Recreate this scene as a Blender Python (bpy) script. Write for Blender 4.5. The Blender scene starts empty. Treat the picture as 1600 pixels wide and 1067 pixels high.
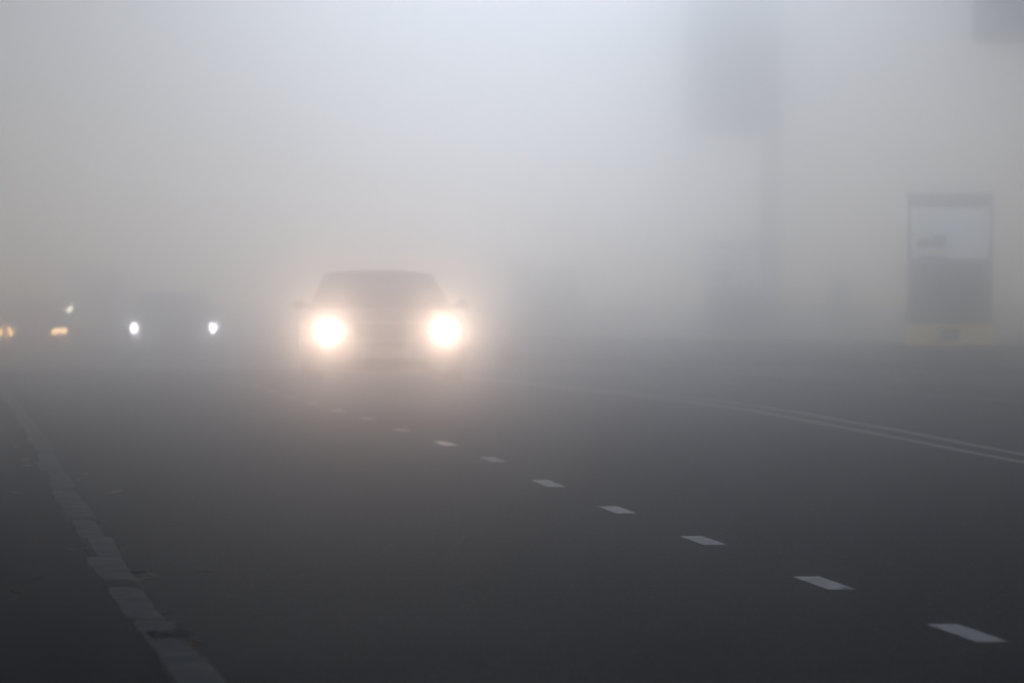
import bpy, bmesh, math, random
from mathutils import Vector, Matrix
R = math.radians
random.seed(7)
scene = bpy.context.scene
COL = scene.collection

# ------------------------------------------------------------------ camera facts
F = 5200.0            # focal length in photo pixels (1600 wide)
H = 0.90              # camera height above the road
YH = 472.0            # row of the horizon
PITCH = math.atan((533.5 - YH) / F)

def ray(u, v):
    a, b = (u - 800) / F, (533.5 - v) / F
    cp, sp = math.cos(PITCH), math.sin(PITCH)
    return Vector((a, cp + b * sp, -sp + b * cp))

def gp(u, v, z=0.0):
    """point of the plane at height z seen at photo position u, v"""
    d = ray(u, v)
    return Vector((0, 0, H)) + d * ((z - H) / d.z)

def at(u, v, Y):
    d = ray(u, v)
    return Vector((0, 0, H)) + d * (Y / d.y)

def sm(a, b, t):
    t = max(0.0, min(1.0, (t - a) / (b - a)))
    return t * t * (3 - 2 * t)

# ------------------------------------------------------------------ helpers
def tag(o, label=None, cat=None, group=None, kind=None):
    if label: o['label'] = label
    if cat: o['category'] = cat
    if group: o['group'] = group
    if kind: o['kind'] = kind
    return o

def empty(name, loc=(0, 0, 0), rz=0.0):
    o = bpy.data.objects.new(name, None)
    COL.objects.link(o)
    o.location = loc
    o.rotation_euler = (0, 0, rz)
    return o

def link(name, bm, m, parent=None, smooth=False, loc=None):
    me = bpy.data.meshes.new(name)
    bmesh.ops.recalc_face_normals(bm, faces=bm.faces[:])
    if smooth:
        for f in bm.faces: f.smooth = True
    bm.to_mesh(me); bm.free()
    me.materials.append(m)
    o = bpy.data.objects.new(name, me)
    COL.objects.link(o)
    if parent: o.parent = parent
    if loc is not None: o.location = loc
    return o

def copy_tree(o, parent=None):
    c = o.copy()
    COL.objects.link(c)
    c.parent = parent
    for ch in list(o.children):
        copy_tree(ch, c)
    return c

def add_box(bm, c, s, bevel=0.0, rot=None):
    g = bmesh.ops.create_cube(bm, size=1.0)
    vs = g['verts']
    for v in vs:
        v.co = Vector((v.co.x * s[0], v.co.y * s[1], v.co.z * s[2]))
    if bevel > 0:
        es = list({e for v in vs for e in v.link_edges})
        r = bmesh.ops.bevel(bm, geom=es, offset=bevel, segments=2, affect='EDGES')
        vs = list({v for v in vs if v.is_valid} | {v for f in r['faces'] for v in f.verts})
    M = Matrix.Translation(Vector(c)) @ (rot.to_4x4() if rot else Matrix.Identity(4))
    for v in vs: v.co = M @ v.co
    return vs

def add_cyl(bm, p0, p1, r0, r1=None, seg=16):
    r1 = r0 if r1 is None else r1
    p0, p1 = Vector(p0), Vector(p1)
    d = p1 - p0
    g = bmesh.ops.create_cone(bm, cap_ends=True, segments=seg, radius1=r0, radius2=r1, depth=d.length)
    q = Vector((0, 0, 1)).rotation_difference(d.normalized()).to_matrix().to_4x4()
    M = Matrix.Translation((p0 + p1) / 2) @ q
    for v in g['verts']: v.co = M @ v.co
    return g['verts']

def box(name, c, s, m, parent=None, bevel=0.0, rot=None, smooth=False):
    bm = bmesh.new(); add_box(bm, c, s, bevel, rot)
    return link(name, bm, m, parent, smooth)

def loft(bm, rings, close=False, caps=True):
    vr = [[bm.verts.new(p) for p in r] for r in rings]
    n = len(rings[0])
    for a, b in zip(vr, vr[1:]):
        for i in range(n if close else n - 1):
            j = (i + 1) % n
            bm.faces.new((a[i], a[j], b[j], b[i]))
    if caps and close:
        bm.faces.new(vr[0][::-1]); bm.faces.new(vr[-1])
    return vr

# ------------------------------------------------------------------ materials
def new_mat(name):
    m = bpy.data.materials.new(name)
    m.use_nodes = True
    nt = m.node_tree
    b = nt.nodes['Principled BSDF']
    return m, nt, b

def plain(name, col, rough=0.6, metal=0.0, var=0.0, scale=20.0, bump=0.0, coat=0.0):
    m, nt, b = new_mat(name)
    b.inputs['Roughness'].default_value = rough
    b.inputs['Metallic'].default_value = metal
    b.inputs['Coat Weight'].default_value = coat
    b.inputs['Base Color'].default_value = (*col, 1)
    tc = nt.nodes.new('ShaderNodeTexCoord')
    n = nt.nodes.new('ShaderNodeTexNoise'); n.inputs['Scale'].default_value = scale; n.inputs['Detail'].default_value = 5
    nt.links.new(tc.outputs['Object'], n.inputs['Vector'])
    if var > 0:
        r = nt.nodes.new('ShaderNodeValToRGB')
        r.color_ramp.elements[0].position = .3; r.color_ramp.elements[1].position = .7
        r.color_ramp.elements[0].color = (*[c * (1 - var) for c in col], 1)
        r.color_ramp.elements[1].color = (*[min(1, c * (1 + var)) for c in col], 1)
        nt.links.new(n.outputs['Fac'], r.inputs['Fac'])
        nt.links.new(r.outputs['Color'], b.inputs['Base Color'])
    if bump > 0:
        bp = nt.nodes.new('ShaderNodeBump'); bp.inputs['Strength'].default_value = bump; bp.inputs['Distance'].default_value = .01
        nt.links.new(n.outputs['Fac'], bp.inputs['Height'])
        nt.links.new(bp.outputs['Normal'], b.inputs['Normal'])
    return m

def glow(name, col, s):
    m, nt, b = new_mat(name)
    b.inputs['Base Color'].default_value = (.8, .8, .8, 1)
    b.inputs['Emission Color'].default_value = (*col, 1)
    b.inputs['Emission Strength'].default_value = s
    return m

def asphalt():
    m, nt, b = new_mat('asphalt')
    N, L = nt.nodes, nt.links
    g = N.new('ShaderNodeNewGeometry')
    fine = N.new('ShaderNodeTexNoise'); fine.inputs['Scale'].default_value = 140; fine.inputs['Detail'].default_value = 4; fine.inputs['Roughness'].default_value = .7
    L.new(g.outputs['Position'], fine.inputs['Vector'])
    vor = N.new('ShaderNodeTexVoronoi'); vor.inputs['Scale'].default_value = 110
    L.new(g.outputs['Position'], vor.inputs['Vector'])
    big = N.new('ShaderNodeTexNoise'); big.inputs['Scale'].default_value = .9; big.inputs['Detail'].default_value = 6
    L.new(g.outputs['Position'], big.inputs['Vector'])
    # fine aggregate
    r = N.new('ShaderNodeValToRGB'); e = r.color_ramp.elements
    e[0].position = .36; e[0].color = (.004, .004, .005, 1)
    e[1].position = .68; e[1].color = (.050, .047, .043, 1)
    L.new(fine.outputs['Fac'], r.inputs['Fac'])
    # scattered pale stones in the aggregate
    sp = N.new('ShaderNodeMapRange'); sp.inputs['From Min'].default_value = .86; sp.inputs['From Max'].default_value = .97
    sx_ = N.new('ShaderNodeSeparateColor'); L.new(vor.outputs['Color'], sx_.inputs['Color']); L.new(sx_.outputs['Red'], sp.inputs['Value'])
    ms = N.new('ShaderNodeMix'); ms.data_type = 'RGBA'; ms.inputs['B'].default_value = (.30, .29, .27, 1)
    L.new(sp.outputs['Result'], ms.inputs['Factor']); L.new(r.outputs['Color'], ms.inputs['A'])
    # broad worn patches
    mb = N.new('ShaderNodeMapRange'); mb.inputs['To Min'].default_value = .7; mb.inputs['To Max'].default_value = 1.3
    L.new(big.outputs['Fac'], mb.inputs['Value'])
    mul = N.new('ShaderNodeVectorMath'); mul.operation = 'SCALE'
    L.new(ms.outputs['Result'], mul.inputs[0]); L.new(mb.outputs['Result'], mul.inputs['Scale'])
    # brown dirt by the kerb
    at_ = N.new('ShaderNodeAttribute'); at_.attribute_name = 'dirt'
    dn = N.new('ShaderNodeTexNoise'); dn.inputs['Scale'].default_value = 7; dn.inputs['Detail'].default_value = 8; dn.inputs['Roughness'].default_value = .65
    L.new(g.outputs['Position'], dn.inputs['Vector'])
    ma = N.new('ShaderNodeMath'); ma.operation = 'ADD'
    L.new(at_.outputs['Fac'], ma.inputs[0]); L.new(dn.outputs['Fac'], ma.inputs[1])
    dr = N.new('ShaderNodeMapRange'); dr.inputs['From Min'].default_value = .62; dr.inputs['From Max'].default_value = 1.2
    L.new(ma.outputs[0], dr.inputs['Value'])
    mix = N.new('ShaderNodeMix'); mix.data_type = 'RGBA'
    L.new(dr.outputs['Result'], mix.inputs['Factor'])
    L.new(mul.outputs['Vector'], mix.inputs['A'])
    mix.inputs['B'].default_value = (.022, .015, .010, 1)
    L.new(mix.outputs['Result'], b.inputs['Base Color'])
    rr = N.new('ShaderNodeMapRange'); rr.inputs['To Min'].default_value = .55; rr.inputs['To Max'].default_value = .8
    L.new(big.outputs['Fac'], rr.inputs['Value']); L.new(rr.outputs['Result'], b.inputs['Roughness'])
    b.inputs['Specular IOR Level'].default_value = .06
    bp = N.new('ShaderNodeBump'); bp.inputs['Strength'].default_value = .6; bp.inputs['Distance'].default_value = .004
    L.new(vor.outputs['Distance'], bp.inputs['Height']); L.new(bp.outputs['Normal'], b.inputs['Normal'])
    return m

def road_paint():
    m, nt, b = new_mat('road_paint')
    N, L = nt.nodes, nt.links
    g = N.new('ShaderNodeNewGeometry')
    n = N.new('ShaderNodeTexNoise'); n.inputs['Scale'].default_value = 55; n.inputs['Detail'].default_value = 5; n.inputs['Roughness'].default_value = .75
    L.new(g.outputs['Position'], n.inputs['Vector'])
    n2 = N.new('ShaderNodeTexNoise'); n2.inputs['Scale'].default_value = 9; n2.inputs['Detail'].default_value = 3
    L.new(g.outputs['Position'], n2.inputs['Vector'])
    ad = N.new('ShaderNodeMath'); ad.operation = 'MULTIPLY_ADD'; ad.inputs[1].default_value = .35
    L.new(n2.outputs['Fac'], ad.inputs[0]); L.new(n.outputs['Fac'], ad.inputs[2])
    r = N.new('ShaderNodeValToRGB'); e = r.color_ramp.elements
    e[0].position = .50; e[0].color = (.10, .095, .085, 1)
    e[1].position = .63; e[1].color = (.88, .82, .69, 1)
    L.new(ad.outputs[0], r.inputs['Fac']); L.new(r.outputs['Color'], b.inputs['Base Color'])
    pr_ = N.new('ShaderNodeMapRange'); pr_.inputs['From Min'].default_value = .50; pr_.inputs['From Max'].default_value = .63
    pr_.inputs['To Min'].default_value = .85; pr_.inputs['To Max'].default_value = .31
    L.new(ad.outputs[0], pr_.inputs['Value']); L.new(pr_.outputs['Result'], b.inputs['Roughness'])
    b.inputs['Roughness'].default_value = .30; b.inputs['Specular IOR Level'].default_value = 1.0; b.inputs['IOR'].default_value = 1.8
    bp = N.new('ShaderNodeBump'); bp.inputs['Strength'].default_value = .3; bp.inputs['Distance'].default_value = .001
    L.new(n.outputs['Fac'], bp.inputs['Height']); L.new(bp.outputs['Normal'], b.inputs['Normal'])
    return m

M = {}
M['asphalt'] = asphalt()
M['paint'] = road_paint()
M['soil'] = plain('soil', (.013, .010, .008), .95, var=.55, scale=9, bump=1.0)
M['grass'] = plain('grass', (.050, .058, .030), .95, var=.5, scale=6, bump=.8)
M['concrete'] = plain('concrete', (.34, .29, .22), .72, var=.5, scale=11, bump=1.0)
M['slab'] = plain('slab', (.42, .41, .39), .9, var=.25, scale=5, bump=.4)
M['pole'] = plain('pole_paint', (.07, .075, .08), .7, var=.25, scale=6)
M['frame'] = plain('display_frame', (.035, .045, .055), .5, var=.2, scale=8)
M['poster'] = plain('poster_paper', (.52, .54, .56), .5, var=.05, scale=3)
M['poster_dark'] = plain('poster_lower', (.07, .075, .10), .5, var=.2, scale=4)
M['poster'].node_tree.nodes['Principled BSDF'].inputs['Emission Color'].default_value = (.85, .92, 1, 1)
M['poster'].node_tree.nodes['Principled BSDF'].inputs['Emission Strength'].default_value = 3.0
M['ink'] = plain('poster_ink', (.09, .085, .11), .5)
M['ink2'] = plain('poster_ink_soft', (.22, .22, .25), .5)
M['pale'] = plain('poster_pale', (.40, .44, .46), .5)
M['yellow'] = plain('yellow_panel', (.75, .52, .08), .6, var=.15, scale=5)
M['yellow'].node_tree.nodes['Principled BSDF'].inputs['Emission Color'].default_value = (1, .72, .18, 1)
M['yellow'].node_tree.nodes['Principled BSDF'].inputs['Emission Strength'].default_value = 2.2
M['silver'] = plain('grey_plate', (.35, .35, .36), .5)
M['panel'] = plain('sign_panel', (.16, .14, .16), .6, var=.2, scale=2)
M['panel_dark'] = plain('sign_panel_dark', (.05, .045, .055), .6, var=.2, scale=2)
M['red'] = plain('red_band', (.40, .12, .13), .6)
M['carpaint'] = plain('car_paint', (.24, .24, .25), .3, metal=.3, coat=.6)
M['carpaint2'] = plain('silver_paint', (.55, .56, .58), .35, metal=.2, coat=.6)
M['carglass'] = plain('car_glass', (.03, .035, .04), .08)
M['rubber'] = plain('rubber', (.018, .018, .018), .85)
M['rim'] = plain('rim', (.35, .35, .36), .35, metal=.8)
M['black'] = plain('black_plastic', (.02, .02, .02), .6)
M['chrome'] = plain('chrome', (.85, .85, .86), .15, metal=1)
M['plate'] = plain('plate_white', (.75, .75, .73), .5)
M['warm_lamp'] = glow('warm_lamp', (1, .80, .62), 50)
M['white_lamp'] = glow('white_lamp', (.95, .93, 1), 350)
M['amber_lamp'] = glow('amber_lamp', (1, .55, .22), 500)
M['cream_lamp'] = glow('cream_lamp', (1, .90, .62), 500)
M['faint_lamp'] = glow('faint_lamp', (1, .90, .75), 60)
M['off_lamp'] = plain('unlit_lamp', (.5, .5, .5), .2)
M['cloth'] = plain('dark_coat', (.05, .05, .055), .9, var=.2)
M['skin'] = plain('skin', (.45, .30, .23), .6)
M['leaf_orange'] = plain('leaf_orange', (.62, .26, .05), .8, var=.3, scale=60)
M['leaf_pale'] = plain('leaf_pale', (.75, .62, .42), .8, var=.3, scale=60)
M['leaf_brown'] = plain('leaf_brown', (.045, .03, .02), .9, var=.3, scale=60)

# ------------------------------------------------------------------ ground shape
def ground_z(x, y):
    """the road dips gently beyond the first car and rises again far off"""
    return -.50 * sm(36, 82, y) + .50 * sm(78, 95, y)

# kerb: its road-side foot, measured on the ground
KERB = [gp(u, v) for u, v in [(337, 1067), (289, 1007), (262, 975), (235, 945), (197, 903), (168, 846),
        (140, 804), (121, 781), (105, 746), (88, 720), (77, 700)]]
d0 = (KERB[0] - KERB[3]).normalized()
KERB = [KERB[0] + d0 * 12] + KERB
dl = (KERB[-1] - KERB[-4]).normalized()
ang = math.atan2(dl.x, dl.y)
p = KERB[-1].copy()
for i in range(50):
    ang -= .0045
    p = p + Vector((math.sin(ang), math.cos(ang), 0)) * 3.5
    KERB.append(p.copy())

def poly_at(P, y):
    for a, b in zip(P, P[1:]):
        if a.y <= y <= b.y:
            return a.x + (b.x - a.x) * (y - a.y) / (b.y - a.y)
    a, b = (P[0], P[1]) if y < P[0].y else (P[-2], P[-1])
    return a.x + (b.x - a.x) * (y - a.y) / (b.y - a.y)

KERB = [k for k in KERB]
def smooth_poly(P, w=1.2):
    def f(y):
        s = 0
        for k in range(-3, 4): s += poly_at(P, y + k * w / 3)
        return s / 7
    return f
kerb_x = smooth_poly(KERB)

# far kerb on the right of the opposite carriageway
FARK = [gp(u, v) for u, v in [(1900, 640), (1600, 607), (1400, 594), (1230, 587), (1050, 580)]]
dl = (FARK[-1] - FARK[-2]).normalized()
FARK = [FARK[0] + (FARK[0] - FARK[1]).normalized() * 30] + FARK + [FARK[-1] + dl * 160]
fark_x = smooth_poly(FARK, 3)

# ------------------------------------------------------------------ setting
ys = []
y = -12.0
while y < 176:
    ys.append(y)
    y += .25 if 5 < y < 20 else (.5 if y < 40 else 2.0)

# ground: one big sheet under everything, reaching far out
bm = bmesh.new()
gx = [-400, -120, -60, -30, -15, 0, 15, 30, 60, 120, 400]
gy = [-300, -60, -12] + [float(k) for k in range(0, 176, 6)] + [260, 500, 900]
V = [[bm.verts.new((x, yy, ground_z(x, yy) - .12)) for x in gx] for yy in gy]
for a, b in zip(V, V[1:]):
    for i in range(len(gx) - 1): bm.faces.new((a[i], a[i + 1], b[i + 1], b[i]))
tag(link('ground', bm, M['soil'], smooth=True), kind='structure')

# road sheet, with the dirt attribute running along the kerb
bm = bmesh.new()
cols_l = [0, .03, .08, .15, .25, .4, .6, .9, 1.4, 2.2]
dirt = []
V = []
for yy in ys:
    x0, x1 = kerb_x(yy) - .02, fark_x(yy) + .02
    row = []
    xs = [x0 + c for c in cols_l] + [x0 + 2.2 + (x1 - x0 - 2.2) * k / 14 for k in range(1, 15)]
    for x in xs:
        row.append(bm.verts.new((x, yy, ground_z(x, yy))))
        d = x - x0
        dirt.append(max(0.0, 1 - d / .38) * .75)
    V.append(row)
for a, b in zip(V, V[1:]):
    for i in range(len(a) - 1): bm.faces.new((a[i], a[i + 1], b[i + 1], b[i]))
road = link('road', bm, M['asphalt'], smooth=True)
road.data.attributes.new('dirt', 'FLOAT', 'POINT').data.foreach_set('value', dirt)
tag(road, kind='structure')

# near kerb: worn one-metre stones, each a little out of line
bm = bmesh.new()
rnd = random.Random(3)
y = -6.0
while y < 120:
    L_ = 1.0 + rnd.uniform(-.05, .05)
    hh = .042 + rnd.uniform(-.014, .010)
    dx = rnd.uniform(-.009, .009)
    tl = rnd.uniform(-.006, .006)
    n = 10 if y < 40 else 2
    wd = .112 + rnd.uniform(-.016, .016); sk = rnd.uniform(-.012, .012)
    rings = []
    gap = .007 + rnd.uniform(0, .010)
    for k in range(n + 1):
        t = k / n
        yy = y + gap + (L_ - 2 * gap) * t
        x = kerb_x(yy) + dx + tl * (t - .5)
        e = .012 if k in (0, n) else 0
        z = ground_z(x, yy)
        j = lambda s: rnd.uniform(-s, s)
        rings.append([(x + j(.004), yy, z - .1), (x + j(.005) - e * .3, yy, z + hh * .55 + j(.003)),
                      (x - .012 + j(.006) - e * .3, yy, z + hh - e * .3 + j(.003)), (x - .055, yy, z + hh + .004 - e * .3 + j(.003)),
                      (x - wd + sk * (t - .5) + e + j(.004), yy, z + hh + .003 - e * .3), (x - wd + sk * (t - .5) + j(.003), yy, z - .1)])
    loft(bm, rings, close=True)
    y += L_
tag(link('kerb', bm, M['concrete']), kind='structure')

# near pavement: bare trodden soil lapping raggedly over the kerb's back edge
bm = bmesh.new()
V = []
yy = -12.0
pys = []
while yy < 176:
    pys.append(yy)
    yy += .07 if 5 < yy < 26 else (.4 if yy < 40 else 3)
from mathutils import noise as mn
for yy in pys:
    xk = kerb_x(yy)
    lap = .085
    fr = (yy * 1.0) % 1.0
    row = []
    for k, c in enumerate([0, .02, .06, .15, .3, .6, 1.2, 2.2, 4, 8, 20, 60]):
        x = xk - lap - c
        z = ground_z(x, yy) + .026 + (0 if k else -.03) + .010 * mn.noise(Vector((x * 2.2, yy * 2.2, 1))) * min(1, c * 4) \
            + .006 * mn.noise(Vector((x * 9, yy * 9, 4))) * min(1, c * 6) + .012 * min(1, c * 3) + (.012 * mn.noise(Vector((x * 14, yy * 5, 7))) if k < 5 else 0)
        row.append(bm.verts.new((x, yy, z)))
    V.append(row)
for a, b in zip(V, V[1:]):
    for i in range(len(a) - 1): bm.faces.new((a[i], b[i], b[i + 1], a[i + 1]))
tag(link('pavement', bm, M['soil'], smooth=True), kind='structure')

# lane markings: sheets 4 mm above the asphalt
def strip(bm, P, w, z=.004):
    vs = []
    for i, p in enumerate(P):
        a, b = P[max(0, i - 1)], P[min(len(P) - 1, i + 1)]
        d = (b - a); n = Vector((d.y, -d.x, 0)).normalized()
        q0, q1 = p - n * w / 2, p + n * w / 2
        vs.append((bm.verts.new((q0.x, q0.y, ground_z(q0.x, q0.y) + z)), bm.verts.new((q1.x, q1.y, ground_z(q1.x, q1.y) + z))))
    for a, b in zip(vs, vs[1:]): bm.faces.new((a[0], a[1], b[1], b[0]))

DASH = [(1510, 990), (1287, 912), (1098, 845.5), (964, 797.5), (856, 756), (770, 718.5), (696, 693.5), (627, 672.5),
        (573.5, 654.3), (528, 642.3), (488, 630.5), (455, 621)]
DP = [gp(u, v) for u, v in DASH]
print('dash positions', [(round(p.x, 2), round(p.y, 2)) for p in DP])
bm = bmesh.new()
first = DP[0] - (DP[1] - DP[0]); last = [DP[-1] + (DP[-1] - DP[-3]) / 2 * k for k in range(1, 14)]
DPX = [first - (DP[1] - DP[0]), first] + DP + last
for i, p in enumerate(DPX):
    a, b = DPX[max(0, i - 1)], DPX[min(len(DPX) - 1, i + 1)]
    d = (b - a).normalized()
    n = Vector((d.y, -d.x, 0))
    w, L_ = .088, .52
    if 2 <= i < 9: L_ = (.50, .50, .47, .50, .66, .62, .72)[i - 2]
    # ragged painted outline
    N_ = 10
    left = [p + d * (L_ * (k / N_ - .5)) - n * (w / 2 + rnd.uniform(-.002, .002)) for k in range(N_ + 1)]
    right = [p + d * (L_ * (k / N_ - .5)) + n * (w / 2 + rnd.uniform(-.002, .002)) for k in range(N_ + 1)]
    lv = [bm.verts.new((q.x, q.y, ground_z(q.x, q.y) + .004)) for q in left]
    rv = [bm.verts.new((q.x, q.y, ground_z(q.x, q.y) + .004)) for q in right]
    for k in range(N_): bm.faces.new((lv[k], rv[k], rv[k + 1], lv[k + 1]))
tag(link('lane_dashes', bm, M['paint']), kind='structure')

def curve_pts(P, step=.7):
    out = []
    for i in range(len(P) - 1):
        p0, p1, p2, p3 = P[max(0, i - 1)], P[i], P[i + 1], P[min(len(P) - 1, i + 2)]
        n = max(2, int((p2 - p1).length / step))
        for k in range(n):
            t = k / n
            out.append(.5 * ((2 * p1) + (p2 - p0) * t + (2 * p0 - 5 * p1 + 4 * p2 - p3) * t * t + (3 * p1 - p0 - 3 * p2 + p3) * t ** 3))
    out.append(P[-1])
    return out

bm = bmesh.new()
up_ = [(1600, 711), (1510, 694), (1420, 676), (1330, 660), (1240, 644), (1165, 632.5), (1095, 624), (1010, 615.5), (905, 605.5)]
lo_ = [(1600, 723), (1510, 706), (1420, 688), (1330, 671), (1240, 654), (1165, 640.5), (1085, 629.5), (1005, 620), (900, 609)]
for L0 in (up_, lo_):
    P = [gp(u, v) for u, v in L0]
    d = (P[0] - P[1]).normalized(); P = [P[0] + d * 14] + P
    d = (P[-1] - P[-2]).normalized()
    a = math.atan2(d.x, d.y); q = P[-1]
    for k in range(14):
        a += (-.16 - a) * .12 if a < -.16 else 0
        q = q + Vector((math.sin(a), math.cos(a), 0)) * 4; P.append(q)
    strip(bm, curve_pts(P), .085)
tag(link('double_centre_line', bm, M['paint']), kind='structure')

# faint edge line beside the far kerb
bm = bmesh.new()
P = [gp(u, v) for u, v in [(1900, 665), (1600, 629), (1480, 619), (1380, 612), (1250, 604), (1120, 598)]]
strip(bm, curve_pts(P), .09)
tag(link('edge_line', bm, M['paint']), kind='structure')

# far kerb and the rising grass verge behind it
bm = bmesh.new()
rings = []
for yy in [y for y in ys if y > 0]:
    x = fark_x(yy); z = ground_z(x, yy)
    rings.append([(x, yy, z - .1), (x, yy, z + .11), (x + .02, yy, z + .13), (x + .15, yy, z + .13), (x + .15, yy, z - .1)])
loft(bm, rings, close=True)
tag(link('far_kerb', bm, M['slab']), kind='structure')

def verge_z(x, y):
    o = x - fark_x(y)
    t = sm(.1, 7, o)
    z = (ground_z(x, y) + .125) * (1 - t) + .24 * t
    return z - .34 * sm(7.5, 14, o)

bm = bmesh.new()
V = []
for yy in [y for y in ys if y > 12]:
    row = []
    for o in [.14, .4, .8, 1.3, 2, 2.8, 3.6, 4.4, 5.2, 6, 7, 8, 9.5, 11, 12.5, 14.1]:
        x = fark_x(yy) + o
        row.append(bm.verts.new((x, yy, verge_z(x, yy) + .03 * mn.noise(Vector((x, yy, 0))) * min(1, o))))
    V.append(row)
for a, b in zip(V, V[1:]):
    for i in range(len(a) - 1): bm.faces.new((a[i], a[i + 1], b[i + 1], b[i]))
tag(link('grass_verge', bm, M['grass'], smooth=True), kind='structure')
# short uneven grass on it
bm = bmesh.new()
for k in range(14000):
    yy = rnd.uniform(30, 62)
    o = rnd.uniform(.2, 9.5)
    x = fark_x(yy) + o
    h = rnd.uniform(.03, .09); w = rnd.uniform(.008, .02); a = rnd.uniform(0, 6.3)
    z = verge_z(x, yy)
    dx, dy = math.cos(a) * w, math.sin(a) * w
    lx, ly = rnd.uniform(-.04, .04), rnd.uniform(-.04, .04)
    bm.faces.new((bm.verts.new((x - dx, yy - dy, z - .02)), bm.verts.new((x + dx, yy + dy, z - .02)), bm.verts.new((x + lx, yy + ly, z + h))))
me = bpy.data.meshes.new('grass'); bm.to_mesh(me); bm.free(); me.materials.append(M['grass'])
go = bpy.data.objects.new('grass', me); COL.objects.link(go)
tag(go, 'short rough grass on the verge behind the far kerb', 'grass', kind='stuff')

bm = bmesh.new()
V = []
for yy in [y for y in ys if y > 12]:
    row = []
    for o in [14, 16, 20, 30, 60]:
        x = fark_x(yy) + o
        row.append(bm.verts.new((x, yy, -.10)))
    V.append(row)
for a, b in zip(V, V[1:]):
    for i in range(len(a) - 1): bm.faces.new((a[i], a[i + 1], b[i + 1], b[i]))
tag(link('footpath', bm, M['slab'], smooth=True), kind='structure')

# ------------------------------------------------------------------ cars
def lerp_tab(T, s):
    for (a, va), (b, vb) in zip(T, T[1:]):
        if a <= s <= b: 
            t = (s - a) / (b - a)
            return va + (vb - va) * t
    return T[0][1] if s < T[0][0] else T[-1][1]

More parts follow.
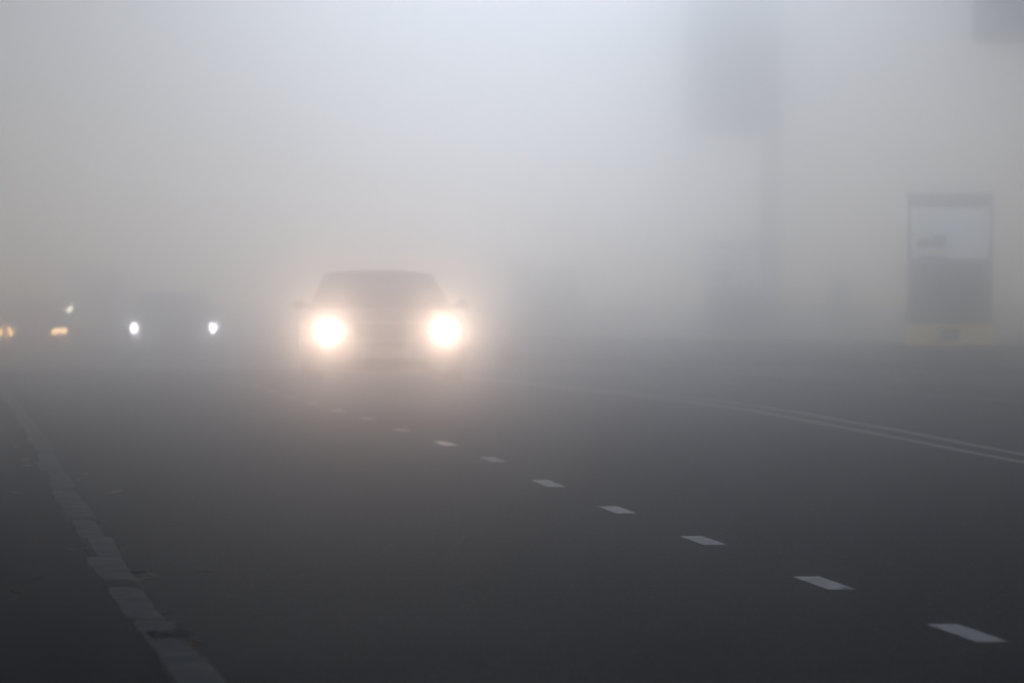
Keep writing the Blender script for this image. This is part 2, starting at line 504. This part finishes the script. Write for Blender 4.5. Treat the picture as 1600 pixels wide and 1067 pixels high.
def make_car(name, label, cat, W=1.74, Ht=1.33, hood=.86, paint='carpaint', lamp='warm_lamp', lamp_h=.60, lamp_x=.60,
             lamp_r=.085, lamp_asp=1.0, one_lamp=False, twin=False, suv=False, lamp_power=0.0, lamp_col=(1, .86, .66), beam=None,
             unlit_side=1):
    """front at y=0 facing -Y, body extends to +Y, wheels on z=0"""
    root = empty(name)
    tag(root, label, cat)
    hw = W / 2
    Lc = 4.35
    clr = .17 if not suv else .24
    wr = .31 if not suv else .36
    axles = (.82, 3.42)
    wt = [(0, hw - .22), (.06, hw - .12), (.18, hw - .05), (.45, hw - .01), (1, hw), (3.4, hw), (3.9, hw - .03), (4.2, hw - .08), (4.35, hw - .18)]
    belt = hood + .04
    tt = [(0, hood - .17), (.05, hood - .11), (.15, hood - .06), (.6, hood - .015), (1.25, hood + .03), (3.5, hood + .04), (4.1, hood + .02), (4.35, hood - .08)]
    if suv: tt = [(s, z + .02) for s, z in tt]
    bm = bmesh.new()
    rings = []
    s = 0.0
    S = []
    while s <= Lc + 1e-6: S.append(s); s += .0725
    for s in S:
        w, t = lerp_tab(wt, s), lerp_tab(tt, s)
        b = clr + (.05 if s < .1 else 0)
        arch = 0
        for ax in axles:
            d = abs(s - ax)
            if d < wr + .05: arch = max(arch, wr + math.sqrt((wr + .05) ** 2 - d * d))
        zs = max(b, arch)
        mid = b + (t - b) * .55
        mid = max(mid, zs + .03)
        half = [(0, b), (w * .55, b), (w * .56, zs), (w - .03, zs), (w, min(mid, zs + .05)), (w + .008, mid), (w - .005, t - .14 if t - .14 > mid else mid + .02),
                (w - .035, t - .05), (w - .11, t - .012), (w * .55, t + .012), (0, t + .02)]
        ring = [(x, s, z) for x, z in half] + [(-x, s, z) for x, z in half[-2:0:-1]]
        rings.append(ring)
    loft(bm, rings, close=True)
    link('body', bm, M[paint], root, smooth=True)
    # greenhouse: windscreen foot, roof front, roof rear, rear window foot
    c = [(1.22, belt - .02, hw - .12), (2.0, Ht - .03, hw - .29), (2.35, Ht, hw - .30), (3.05, Ht - .02, hw - .30), (3.3, Ht - .05, hw - .30), (3.95, belt, hw - .16)]
    if suv: c = [(1.1, belt, hw - .10), (1.75, Ht - .03, hw - .22), (2.2, Ht, hw - .22), (3.5, Ht, hw - .22), (3.85, Ht - .05, hw - .24), (4.2, belt, hw - .14)]
    # roof skin
    bm = bmesh.new(); rings = []
    for s, z, w in c[1:5]:
        rings.append([(-w, s, z - .045), (-w + .03, s, z - .015), (-w * .5, s, z + .012), (0, s, z + .02), (w * .5, s, z + .012), (w - .03, s, z - .015), (w, s, z - .045)])
    vr = loft(bm, rings, caps=False)
    bmesh.ops.solidify(bm, geom=bm.faces[:], thickness=.03)
    link('roof', bm, M[paint], root, smooth=True)
    # pillars
    def pillar(p, q, r=.035, nm='pillar'):
        for sx in (-1, 1):
            bm = bmesh.new()
            add_cyl(bm, (sx * p[0], p[1], p[2]), (sx * q[0], q[1], q[2]), r, r * .9, 8)
            link(nm, bm, M[paint], root, smooth=True)
    (s0, z0, w0), (s1, z1, w1) = c[0], c[1]
    (s4, z4, w4), (s5, z5, w5) = c[4], c[5]
    pillar((w0, s0, z0), (w1, s1, z1 - .02)); pillar((w5, s5, z5), (w4, s4, z4 - .02), .05)
    pillar((w0 + .02, (s1 + s4) / 2, belt - .02), (w1, (s1 + s4) / 2, z1 - .02), .03)
    # glass: a slightly bowed sheet, and side panes with thickness
    def glass(nm, P):
        bm = bmesh.new(); bm.faces.new([bm.verts.new(p) for p in P])
        bmesh.ops.solidify(bm, geom=bm.faces[:], thickness=.006)
        return link(nm, bm, M['carglass'], root)
    bm = bmesh.new(); rings = []
    for k in range(5):
        t = k / 4
        s, z, w = s0 + (s1 - s0) * t, z0 + (z1 - z0) * t, w0 + (w1 - w0) * t
        rings.append([(w * q, s - .06 * (1 - q * q) * (1 - t * .5) + .01, z) for q in (-1, -.6, -.2, .2, .6, 1)])
    loft(bm, rings, caps=False); bmesh.ops.solidify(bm, geom=bm.faces[:], thickness=.006)
    ws = link('windscreen', bm, M['carglass'], root, smooth=True)
    bm = bmesh.new()
    for sx in (-.35, .25):
        add_cyl(bm, (sx, s0 - .05, z0 + .02), (sx + .42, s0 + .06, z0 + .10), .008, .006, 6)
    link('wiper', bm, M['black'], ws)
    sm_ = (s1 + s4) / 2
    for sx in (-1, 1):
        glass('side_window', [(sx * w0, s0 + .12, belt), (sx * (w0 + .01), sm_ - .03, belt), (sx * w1, sm_ - .03, z1 - .05), (sx * w1, s1 + .08, z1 - .05)])
        glass('side_window', [(sx * (w0 + .01), sm_ + .03, belt), (sx * w5, s5 - .1, belt), (sx * w4, s4, z4 - .03), (sx * w1, sm_ + .03, z1 - .05)])
    glass('rear_window', [(-w5, s5, z5), (w5, s5, z5), (w4, s4, z4 - .02), (-w4, s4, z4 - .02)])
    # seats seen as shapes through the glass
    for sx in (-.36, .36):
        st = box('seat', (sx, 2.15, belt - .02), (.46, .14, .5), M['black'], root, .04)
        box('headrest', (sx, 2.17, belt + .30), (.26, .10, .16), M['black'], st, .03)
    # grille, hood edge, bumper, plate
    gz = hood - .135
    gr = box('grille', (0, -.012, gz - .045), (.66, .05, .13), M['black'], root, .012)
    for k in range(4):
        box('grille_bar', (0, -.042, gz - .085 + k * .027), (.63, .012, .008), M['black'], gr)
    box('chrome_strip', (0, -.035, gz + .035), (.64, .045, .022), M['chrome'], root, .006)
    bp = []
    bm = bmesh.new(); rings = []
    for q in [-1, -.97, -.9, -.75, -.5, -.25, 0, .25, .5, .75, .9, .97, 1]:
        x = q * (hw - .01); yb = -.10 + .30 * abs(q) ** 4
        top = gz - .15
        rings.append([(x, yb + .05, clr + .02), (x, yb, clr + .05), (x, yb - .015, clr + .15), (x, yb, top - .02), (x, yb + .03, top), (x, yb + .16, top), (x, yb + .16, clr + .02)])
    loft(bm, rings, close=True)
    bu = link('bumper', bm, M[paint], root, smooth=True)
    box('air_intake', (0, -.105, clr + .09), (.86, .03, .09), M['black'], bu, .012)
    box('number_plate', (0, -.125, clr + .205), (.52, .014, .112), M['plate'], root, .004)
    # headlights
    for sx in (-1, 1):
        hl = box('headlight', (sx * lamp_x, .03, lamp_h), (.34, .12, .17), M['black'], root, .03, Matrix.Rotation(sx * .16, 3, 'Z'))
        xs = [lamp_x] if not twin else [lamp_x - .09, lamp_x + .09]
        lit = not (one_lamp and sx == unlit_side)
        for xx in xs:
            bm = bmesh.new()
            rings = []
            n = 20
            for (rr, yy) in ((1.0, 0), (.97, -.02), (.7, -.035), (.35, -.043), (.02, -.046)):
                rings.append([(sx * xx + math.cos(2 * math.pi * k / n) * lamp_r * rr, -.035 + yy, lamp_h + math.sin(2 * math.pi * k / n) * lamp_r * lamp_asp * rr) for k in range(n)])
            loft(bm, rings, close=True)
            link('lens', bm, M[lamp] if lit else M['off_lamp'], hl, smooth=True)
        ind = box('indicator', (sx * (lamp_x + .20), .075, lamp_h - .01), (.06, .08, .12), M['leaf_orange'], root, .015)
        if lamp_power > 0 and lit:
            ld = bpy.data.lights.new('headlamp_beam', 'SPOT')
            ld.energy = lamp_power; ld.color = lamp_col
            ld.spot_size = R(beam or 70); ld.spot_blend = 1.0; ld.shadow_soft_size = .05
            lo = bpy.data.objects.new('headlamp_beam', ld); COL.objects.link(lo)
            lo.parent = root; lo.location = (sx * lamp_x, -.16, lamp_h)
            lo.rotation_euler = (R(90), 0, R(180)) 
    # mirrors
    for sx in (-1, 1):
        mr = box('door_mirror', (sx * (hw + .035), 1.42, belt + .05), (.15, .10, .11), M[paint], root, .03)
        box('mirror_arm', (sx * (hw - .03), 1.43, belt + .02), (.12, .05, .04), M['black'], mr)
    # wheels
    for ax in axles:
        for sx in (-1, 1):
            x = sx * (hw - .12)
            we = empty('wheel', (x, ax, wr)); we.parent = root
            bm = bmesh.new()
            prof = [(-.10, wr - .09), (-.105, wr - .04), (-.085, wr - .008), (-.04, wr), (.04, wr), (.085, wr - .008), (.105, wr - .04), (.10, wr - .09)]
            rings = []
            for k in range(28):
                a = 2 * math.pi * k / 28
                rings.append([(px, math.cos(a) * pr, math.sin(a) * pr) for px, pr in prof])
            rings.append(rings[0])
            loft(bm, rings, caps=False)
            bmesh.ops.remove_doubles(bm, verts=bm.verts[:], dist=1e-5)
            link('tyre', bm, M['rubber'], we, smooth=True)
            bm = bmesh.new(); add_cyl(bm, (sx * .03, 0, 0), (sx * .085, 0, 0), wr - .085, wr - .10, 24)
            add_cyl(bm, (sx * .08, 0, 0), (sx * .10, 0, 0), .05, .04, 12)
            for k in range(5):
                a = 2 * math.pi * k / 5
                add_cyl(bm, (sx * .09, math.cos(a) * .05, math.sin(a) * .05), (sx * .088, math.cos(a) * (wr - .1), math.sin(a) * (wr - .1)), .022, .018, 6)
            link('rim', bm, M['rim'], we)
    return root

def put_car(root, u, v_ground, yaw_deg=0, Y=None, du=0):
    if Y is None:
        P = gp(u, v_ground)
    else:
        P = at(u, 500, Y)
    root.location = (P.x, P.y, ground_z(P.x, P.y))
    root.rotation_euler = (0, 0, R(yaw_deg))

LAMP1 = 235
car1 = make_car('sedan', 'low dark sedan with two large warm headlights, nearest car in the fog', 'car', W=1.72, Ht=1.25, hood=.79, lamp_h=.59, lamp_x=.605,
                lamp_r=.065, lamp_power=LAMP1, lamp_col=(1, .70, .52), beam=60)
put_car(car1, 603, 0, 4.4, Y=34.9)
car2 = make_car('estate_car', 'silver car with two small white oval lights, behind and left of the nearest car', 'car', W=1.76, Ht=1.35, hood=.93, paint='carpaint2',
                lamp='white_lamp', lamp_h=.70, lamp_x=.705, lamp_r=.045, lamp_asp=1.8, lamp_power=14, lamp_col=(.9, .93, 1), beam=50)
put_car(car2, 271, 0, 6, Y=60)
car3 = make_car('hatchback', 'far car at the left edge shown by a pair of double amber lamps', 'car', W=1.68, Ht=1.42, hood=.93, lamp='amber_lamp', lamp_h=.71,
                lamp_x=.585, lamp_r=.05, twin=True, lamp_power=16, lamp_col=(1, .50, .20), beam=50)
put_car(car3, 51, 0, 8, Y=73)
car4 = make_car('van', 'most distant vehicle showing one pale round lamp above the amber lamps', 'van', W=1.9, Ht=2.1, hood=1.3, lamp='cream_lamp', lamp_h=1.10,
                lamp_x=.62, lamp_r=.075, one_lamp=True, suv=True, unlit_side=1, lamp_power=9, lamp_col=(1, .9, .68), beam=50)
put_car(car4, 147, 0, 7, Y=84)
car5 = make_car('minibus', 'far vehicle with one very faint lamp to the right of the nearest car', 'van', W=1.9, Ht=2.1, hood=1.3, lamp='faint_lamp', lamp_h=1.10,
                lamp_x=.62, lamp_r=.05, one_lamp=True, suv=True, unlit_side=1, lamp_power=.8, lamp_col=(1, .9, .72), beam=50)
put_car(car5, 855, 0, 0, Y=85)

# ------------------------------------------------------------------ street furniture
def citylight(label, x, y, z, rz, posters=True):
    """lit-style poster display: frame, two glazed posters, yellow foot"""
    r = empty('poster_display', (x, y, z), rz)
    tag(r, label, 'advertising display')
    W, T = 1.27, 2.26
    bm = bmesh.new()
    for sx in (-1, 1): add_box(bm, (sx * (W / 2 - .03), 0, T / 2 + .14), (.06, .17, T - .28), .012)
    add_box(bm, (0, 0, T - .09), (W - .126, .168, .18), .012)
    add_box(bm, (0, 0, T * .575), (W - .126, .166, .05))
    add_box(bm, (0, .0, .33), (W - .126, .166, .05))
    link('frame', bm, M['frame'], r)
    cap = box('top_cap', (0, 0, T + .015), (W + .05, .21, .03), M['frame'], r, .008)
    up = box('upper_poster', (0, -.055, 1.66), (W - .14, .02, .78), M['poster'], r)
    # poster picture: a dark block of shapes low on the left with a line of small print under it
    bm = bmesh.new()
    add_box(bm, (-.27, -.067, 1.52), (.46, .004, .13))
    add_box(bm, (-.37, -.067, 1.61), (.16, .0035, .07))
    add_box(bm, (-.16, -.067, 1.63), (.22, .0035, .10))
    link('printed_picture', bm, M['ink'], up)
    bm = bmesh.new()
    add_box(bm, (-.27, -.067, 1.345), (.36, .003, .055))
    add_box(bm, (-.10, -.0675, 1.345), (.06, .003, .035))
    link('printed_lines', bm, M['ink2'], up)
    lp = box('lower_poster', (0, -.055, .815), (W - .14, .02, .90), M['poster_dark'], r)
    for c_, s_ in (((-.24, -.067, .76), (.06, .003, .19)), ((.02, -.067, .75), (.16, .003, .20)), ((-.10, -.067, 1.02), (.3, .003, .03))):
        box('printed_shape', c_, s_, M['pale'], lp)
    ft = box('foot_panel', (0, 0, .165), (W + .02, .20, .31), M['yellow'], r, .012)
    box('foot_plate', (.0, -.104, .175), (.30, .012, .20), M['silver'], ft)
    return r

P = at(1484, 543, 50.0)
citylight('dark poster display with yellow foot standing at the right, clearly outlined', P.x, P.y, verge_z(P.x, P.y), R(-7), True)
P = at(1147, 540, 70)
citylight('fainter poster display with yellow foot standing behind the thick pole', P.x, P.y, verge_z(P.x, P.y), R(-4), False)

# thick post with a big hanging panel
P = at(1204, 540, 80.0)
pr = empty('sign_pole', (P.x, P.y, verge_z(P.x, P.y))); tag(pr, 'thick grey post carrying a tall panel left of the poster display', 'post')
bm = bmesh.new(); add_cyl(bm, (0, 0, -.1), (0, 0, 8.58), .25, .22, 24); link('shaft', bm, M['pole'], pr, smooth=True)
bm = bmesh.new(); add_cyl(bm, (0, 0, -.02), (0, 0, .55), .30, .28, 24); link('base_sleeve', bm, M['pole'], pr, smooth=True)
pn = box('sign_panel', (-.94, -.33, 6.75), (2.16, .16, 3.5), M['panel'], pr, .02)
bm = bmesh.new()
for sx in (-1, 1): add_box(bm, (-.94 + sx * 1.09, -.33, 6.75), (.05, .19, 3.56))
for sz in (-1, 1): add_box(bm, (-.94, -.33, 6.75 + sz * 1.76), (2.13, .19, .05))
link('panel_frame', bm, M['frame'], pn)
box('red_band', (-1.60, -.415, 5.75), (.65, .01, .48), M['red'], pn)
bm = bmesh.new()
for z in (5.7, 7.8): add_box(bm, (-.1, -.12, z), (.7, .24, .08))
link('bracket', bm, M['pole'], pr)
bm = bmesh.new(); add_cyl(bm, (0, 0, 8.56), (0, 0, 8.64), .24, .12, 20); link('cap', bm, M['pole'], pr, smooth=True)

# second panel, its corner in the top right of the view
P = at(1690, 540, 54.0)
pr = empty('hanging_panel', (P.x, P.y, verge_z(P.x, P.y))); tag(pr, 'dark raised panel whose corner enters the top right of the view', 'sign')
bm = bmesh.new(); add_cyl(bm, (0, 0, -.1), (0, 0, 8.0), .14, .12, 20); link('shaft', bm, M['pole'], pr, smooth=True)
pn = box('panel', (-.62, -.22, 6.50), (2.28, .16, 2.70), M['panel_dark'], pr, .02)
bm = bmesh.new()
for sx in (-1, 1): add_box(bm, (-.62 + sx * 1.15, -.22, 6.50), (.05, .19, 2.76))
for sz in (-1, 1): add_box(bm, (-.62, -.22, 6.50 + sz * 1.36), (2.25, .19, .05))
link('panel_frame', bm, M['frame'], pn)
bm = bmesh.new()
for z in (5.7, 7.3): add_box(bm, (0, -.08, z), (.3, .14, .06))
link('bracket', bm, M['pole'], pr)

# ------------------------------------------------------------------ person walking on the footpath
def person(x, y, z, rz):
    Y = lambda *a: Vector(a)
    J = {'pelvis': ((0, 0, .93), .135), 'waist': ((0, .0, 1.08), .125), 'chest': ((0, .01, 1.28), .155), 'neckb': ((0, 0, 1.44), .075),
         'neck': ((0, -.01, 1.52), .055), 'chin': ((0, -.025, 1.58), .07), 'head': ((0, -.015, 1.66), .098), 'crown': ((0, -.005, 1.73), .07),
         'hipl': ((-.09, 0, .88), .105), 'kneel': ((-.11, -.12, .50), .068), 'anklel': ((-.11, -.14, .10), .045), 'toel': ((-.12, -.30, .035), .035),
         'hipr': ((.09, 0, .88), .105), 'kneer': ((.10, .04, .49), .068), 'ankler': ((.10, .22, .14), .045), 'toer': ((.11, .12, .035), .035),
         'shl': ((-.19, .01, 1.40), .075), 'ell': ((-.25, .04, 1.12), .055), 'wrl': ((-.24, -.06, .88), .034),
         'shr': ((.19, .01, 1.40), .075), 'elr': ((.26, .02, 1.12), .055), 'wrr': ((.24, -.10, .89), .034)}
    E = [('pelvis', 'waist'), ('waist', 'chest'), ('chest', 'neckb'), ('neckb', 'neck'), ('neck', 'chin'), ('chin', 'head'), ('head', 'crown'),
         ('pelvis', 'hipl'), ('hipl', 'kneel'), ('kneel', 'anklel'), ('anklel', 'toel'), ('pelvis', 'hipr'), ('hipr', 'kneer'), ('kneer', 'ankler'), ('ankler', 'toer'),
         ('chest', 'shl'), ('shl', 'ell'), ('ell', 'wrl'), ('chest', 'shr'), ('shr', 'elr'), ('elr', 'wrr')]
    # hands: palm, four fingers, thumb
    for s, w in (('l', 'wrl'), ('r', 'wrr')):
        c = Vector(J[w][0]); sx = -1 if s == 'l' else 1
        J['palm' + s] = (tuple(c + Vector((0, -.02, -.07))), .026)
        E.append((w, 'palm' + s))
        for k in range(4):
            ln = (.062, .072, .068, .052)[k]; oy = -.028 + k * .018
            a = c + Vector((0, -.02 + oy, -.105)); b = a + Vector((-sx * .012, -.004, -ln * .6)); d = b + Vector((-sx * .02, 0, -ln * .4))
            J[f'f{s}{k}a'] = (tuple(a), .0095); J[f'f{s}{k}b'] = (tuple(b), .0085); J[f'f{s}{k}c'] = (tuple(d), .007)
            E += [('palm' + s, f'f{s}{k}a'), (f'f{s}{k}a', f'f{s}{k}b'), (f'f{s}{k}b', f'f{s}{k}c')]
        a = c + Vector((0, -.055, -.075)); b = a + Vector((-sx * .01, -.02, -.035))
        J[f't{s}a'] = (tuple(a), .011); J[f't{s}b'] = (tuple(b), .009)
        E += [('palm' + s, f't{s}a'), (f't{s}a', f't{s}b')]
    names = list(J)
    me = bpy.data.meshes.new('person')
    me.from_pydata([J[n][0] for n in names], [(names.index(a), names.index(b)) for a, b in E], [])
    o = bpy.data.objects.new('person', me); COL.objects.link(o)
    sk = o.modifiers.new('skin', 'SKIN')
    for i, n in enumerate(names):
        me.skin_vertices[0].data[i].radius = (J[n][1], J[n][1] * (.8 if n in ('chest', 'waist', 'pelvis') else 1))
    me.skin_vertices[0].data[0].use_root = True
    sd = o.modifiers.new('sub', 'SUBSURF'); sd.levels = 2; sd.render_levels = 2
    me.materials.append(M['skin'])
    dg = bpy.context.evaluated_depsgraph_get(); dg.update()
    m2 = bpy.data.meshes.new_from_object(o.evaluated_get(dg))
    o.modifiers.clear(); o.data = m2
    if not m2.materials: m2.materials.append(M['skin'])
    for p_ in m2.polygons: p_.use_smooth = True
    o.location = (x, y, z); o.rotation_euler = (0, 0, rz)
    tag(o, 'dim figure in dark clothes walking between the post and the poster display', 'person')
    # coat
    bm = bmesh.new(); rings = []
    for zz, rx, ry in ((.80, .225, .175), (.95, .205, .16), (1.12, .185, .145), (1.30, .215, .15), (1.40, .205, .13), (1.46, .11, .09), (1.50, .075, .075)):
        rings.append([(math.cos(a) * rx, math.sin(a) * ry, zz + .006 * math.sin(3 * a)) for a in [2 * math.pi * k / 20 for k in range(20)]])
    loft(bm, rings, close=True, caps=False)
    for sx in (-1, 1):
        P3 = [Vector((sx * .17, .01, 1.41)), Vector((sx * .225, .02, 1.28)), Vector((sx * .255, .03, 1.12)), Vector((sx * .25, -.03, .98)), Vector((sx * .24, -.08, .89))]
        RR = (.085, .078, .068, .06, .052)
        rings = [[(p.x + math.cos(a) * r, p.y + math.sin(a) * r, p.z) for a in [2 * math.pi * k / 14 for k in range(14)]] for p, r in zip(P3, RR)]
        loft(bm, rings, close=True, caps=True)
    link('coat', bm, M['cloth'], o, smooth=True)
    bm = bmesh.new()
    for s in ('l', 'r'):
        P3 = [Vector(J['hip' + s][0]), Vector(J['knee' + s][0]), Vector(J['ankle' + s][0]) + Vector((0, 0, .0))]
        RR = (.125, .088, .07)
        rings = []
        for i in range(9):
            t = i / 4
            k = min(1, int(t)); q = t - k
            p = P3[k].lerp(P3[k + 1], q); r = RR[k] + (RR[k + 1] - RR[k]) * q
            rings.append([(p.x + math.cos(a) * r, p.y + math.sin(a) * r, p.z) for a in [2 * math.pi * j / 14 for j in range(14)]])
        loft(bm, rings, close=True)
    link('trousers', bm, M['cloth'], o, smooth=True)
    bm = bmesh.new()
    for s in ('l', 'r'):
        a_, t_ = Vector(J['ankle' + s][0]), Vector(J['toe' + s][0])
        c = (a_ + t_) / 2; c.z = max(.045, (a_.z + t_.z) / 2 - .02)
        add_box(bm, c, (.095, .29, .085), .03, Matrix.Rotation(0 if s == 'l' else -.35, 3, 'X'))
    link('shoes', bm, M['black'], o, smooth=True)
    bm = bmesh.new()
    g = bmesh.ops.create_uvsphere(bm, u_segments=20, v_segments=12, radius=1)
    for v in g['verts']:
        v.co = Vector((v.co.x * .108, v.co.y * .118 + .018, v.co.z * .10 + 1.70))
    bmesh.ops.delete(bm, geom=[v for v in bm.verts if v.co.z < 1.66 and v.co.y < .0], context='VERTS')
    link('hair', bm, M['black'], o, smooth=True)
    bm = bmesh.new()
    for sx in (-1, 1):
        add_cyl(bm, (sx * .034, -.105, 1.655), (sx * .034, -.113, 1.655), .012, .009, 10)
    link('eyes', bm, M['black'], o)
    bm = bmesh.new(); add_box(bm, (0, -.118, 1.625), (.022, .03, .045), .006); link('nose', bm, M['skin'], o, smooth=True)
    bm = bmesh.new(); add_box(bm, (0, -.098, 1.588), (.05, .012, .012), .003); link('mouth', bm, M['red'], o, smooth=True)
    for sx in (-1, 1):
        bm = bmesh.new(); add_box(bm, (sx * .098, .0, 1.645), (.018, .035, .06), .007); link('ear', bm, M['skin'], o, smooth=True)
    return o
P = at(1312, 540, 78.0)
person(P.x, P.y, -.10, R(-35))

# ------------------------------------------------------------------ fallen leaves and litter by the kerb
LEAVES = [(62, 847, 'orange', 'orange fallen leaf on dark soil left of the kerb, level with the broad kerb stones'),
          (27, 927, 'orange', 'bright orange leaf alone near the left edge of the picture'),
          (57, 905, 'brown', 'small brown leaf just above and right of the lone bright orange leaf'),
          (195, 856, 'pale', 'largest pale leaf on the road dirt beside the kerb'),
          (180, 875, 'pale', 'small pale leaf touching the kerb foot below the largest pale leaf'),
          (191, 882, 'orange', 'dull orange leaf on the dirt close to the kerb foot'),
          (163, 815, 'pale', 'pale curled leaf on road dirt above the largest pale leaf'),
          (182, 862, 'pale', 'thin pale leaf between kerb and largest pale leaf'),
          (212, 896, 'brown', 'dark brown leaf lying flat on the kerbside dirt'),
          (230, 904, 'pale', 'pale leaf scrap to the right of the dark brown leaf'),
          (240, 899, 'pale', 'small bright leaf scrap farthest from the kerb among the scattered ones'),
          (209, 906, 'pale', 'pale scrap at the kerb foot under the dark brown leaf'),
          (302, 1008, 'orange', 'orange leaf on the road at the bottom, right of the kerb'),
          (258, 960, 'brown', 'thin dark leaf beside the kerb above the dark clump'),
          (264, 975, 'pale', 'pale leaf sliver beside the kerb just above the dark clump'),
          (182, 770, 'pale', 'lone pale leaf out on the asphalt right of the kerb'),
          (26, 698, 'pale', 'farthest pale leaf on the soil at the left edge'),
          (40, 718, 'pale', 'pale leaf on the soil above its brighter neighbour, left of the kerb'),
          (42, 728, 'pale', 'bright pale leaf on the soil left of the far kerb'),
          (134, 741, 'pale', 'pale leaf on the road right of the far kerb'),
          (121, 750, 'orange', 'dull orange leaf at the foot of the far kerb'),
          (124, 859, 'pale', 'tiny pale leaf on the back edge of the kerb'),
          (320, 893, 'pale', 'thin pale leaf farthest out on the dark asphalt'),
          (93, 788, 'pale', 'pale leaf caught on the back edge of the kerb'),
          (25, 770, 'pale', 'small pale leaf on soil by the left edge, under the farthest leaves')]
for i, (u, v, c, lab) in enumerate(LEAVES):
    left = u < {0: 0}.get(i, 1e9) and False
    P = gp(u, v)
    on_soil = P.x < kerb_x(P.y) - .10
    z = .046 if on_soil else .006
    P = gp(u, v, z)
    bm = bmesh.new()
    a = rnd.uniform(0, 6.28)
    L_ = rnd.uniform(.024, .038) * (1.25 if i in (3, 12, 1, 0) else 1)
    rings = []
    cu = rnd.uniform(.25, .8)
    for k in range(7):
        t = k / 6
        w = L_ * .55 * math.sin(math.pi * min(1, t * .93 + .05)) ** .8
        rings.append([(w * q, (t - .5) * 2 * L_, cu * .5 * w * abs(q) + .35 * L_ * (t - .5) ** 2 * 2 + rnd.uniform(-.0006, .0006)) for q in (-1, -.5, 0, .5, 1)])
    loft(bm, rings, caps=False)
    bmesh.ops.solidify(bm, geom=bm.faces[:], thickness=.0006)
    add_cyl(bm, (0, L_ * .95, .006), (rnd.uniform(-.006, .006), L_ * 1.6, .009), .0008, .0006, 5)
    o = link('fallen_leaf', bm, M['leaf_' + c], smooth=True)
    o.location = P; o.rotation_euler = (rnd.uniform(-.15, .15), rnd.uniform(-.15, .15), a)
    tag(o, lab, 'leaf', 'fallen leaves along the kerb')

P = gp(268, 998, .03)
bm = bmesh.new()
for k in range(14):
    t = k / 13 - .5
    add_box(bm, (t * .09 + rnd.uniform(-.008, .008), rnd.uniform(-.03, .03), rnd.uniform(0, .012)), (rnd.uniform(.02, .035), rnd.uniform(.02, .04), rnd.uniform(.003, .01)), 0,
            Matrix.Rotation(rnd.uniform(-.6, .6), 3, 'X') @ Matrix.Rotation(rnd.uniform(0, 3), 3, 'Z'))
o = link('leaf_clump', bm, M['leaf_brown']); o.location = (P.x, P.y, .036)
tag(o, 'black clump of wet leaves lying on the nearest kerb stones', 'leaf clump')

# ------------------------------------------------------------------ haze
bm = bmesh.new(); add_box(bm, (0, 34.5, 3.85), (200, 115, 9.9))
hz = link('haze', bm, bpy.data.materials.new('haze'))
m = hz.data.materials[0]; m.use_nodes = True; nt = m.node_tree
nt.nodes.clear()
out = nt.nodes.new('ShaderNodeOutputMaterial'); pv = nt.nodes.new('ShaderNodeVolumePrincipled')
pv.inputs['Color'].default_value = (.944, .961, .992, 1)
pv.inputs['Density'].default_value = .062
pv.inputs['Anisotropy'].default_value = .975
nt.links.new(pv.outputs['Volume'], out.inputs['Volume'])
tag(hz, kind='stuff', label='grey morning fog filling the street', cat='fog')

# ------------------------------------------------------------------ light
SUN_AZ, SUN_EL = 0.6, 6.5        # degrees right of the view axis, elevation
w = bpy.data.worlds.new('World'); scene.world = w; w.use_nodes = True
nt = w.node_tree
bg = nt.nodes['Background']
sky = nt.nodes.new('ShaderNodeTexSky'); sky.sky_type = 'NISHITA'; sky.sun_disc = False
sky.sun_elevation = R(SUN_EL); sky.sun_rotation = R(SUN_AZ)
sky.dust_density = .3; sky.air_density = 0.45; sky.ozone_density = 0.7
nt.links.new(sky.outputs['Color'], bg.inputs['Color'])
bg.inputs['Strength'].default_value = .15
sd = bpy.data.lights.new('sun', 'SUN'); sd.energy = 0.5; sd.angle = R(11); sd.color = (.76, .87, 1)
so = bpy.data.objects.new('sun', sd); COL.objects.link(so)
dirv = Vector((math.sin(R(SUN_AZ)) * math.cos(R(SUN_EL)), math.cos(R(SUN_AZ)) * math.cos(R(SUN_EL)), math.sin(R(SUN_EL))))
so.rotation_euler = dirv.to_track_quat('Z', 'Y').to_euler()
so.location = (0, 0, 30)

# ------------------------------------------------------------------ camera and render
cd = bpy.data.cameras.new('camera'); cam = bpy.data.objects.new('camera', cd); COL.objects.link(cam)
cam.location = (0, 0, H)
cam.rotation_euler = (math.pi / 2 - PITCH, 0, 0)
cd.sensor_width = 36; cd.lens = F / 1600 * 36
cd.clip_start = .1; cd.clip_end = 3000
cd.dof.use_dof = True; cd.dof.focus_distance = 13.0; cd.dof.aperture_fstop = 4.0
scene.camera = cam
scene.render.engine = 'CYCLES'
cy = scene.cycles
cy.volume_bounces = 16
cy.max_bounces = 16
cy.use_denoising = True
cy.use_adaptive_sampling = False
cy.adaptive_threshold = .02
cy.sample_clamp_indirect = 4
vs = scene.view_settings
vs.view_transform = 'Standard'; vs.look = 'None'; vs.exposure = -1.95; vs.gamma = 1.0
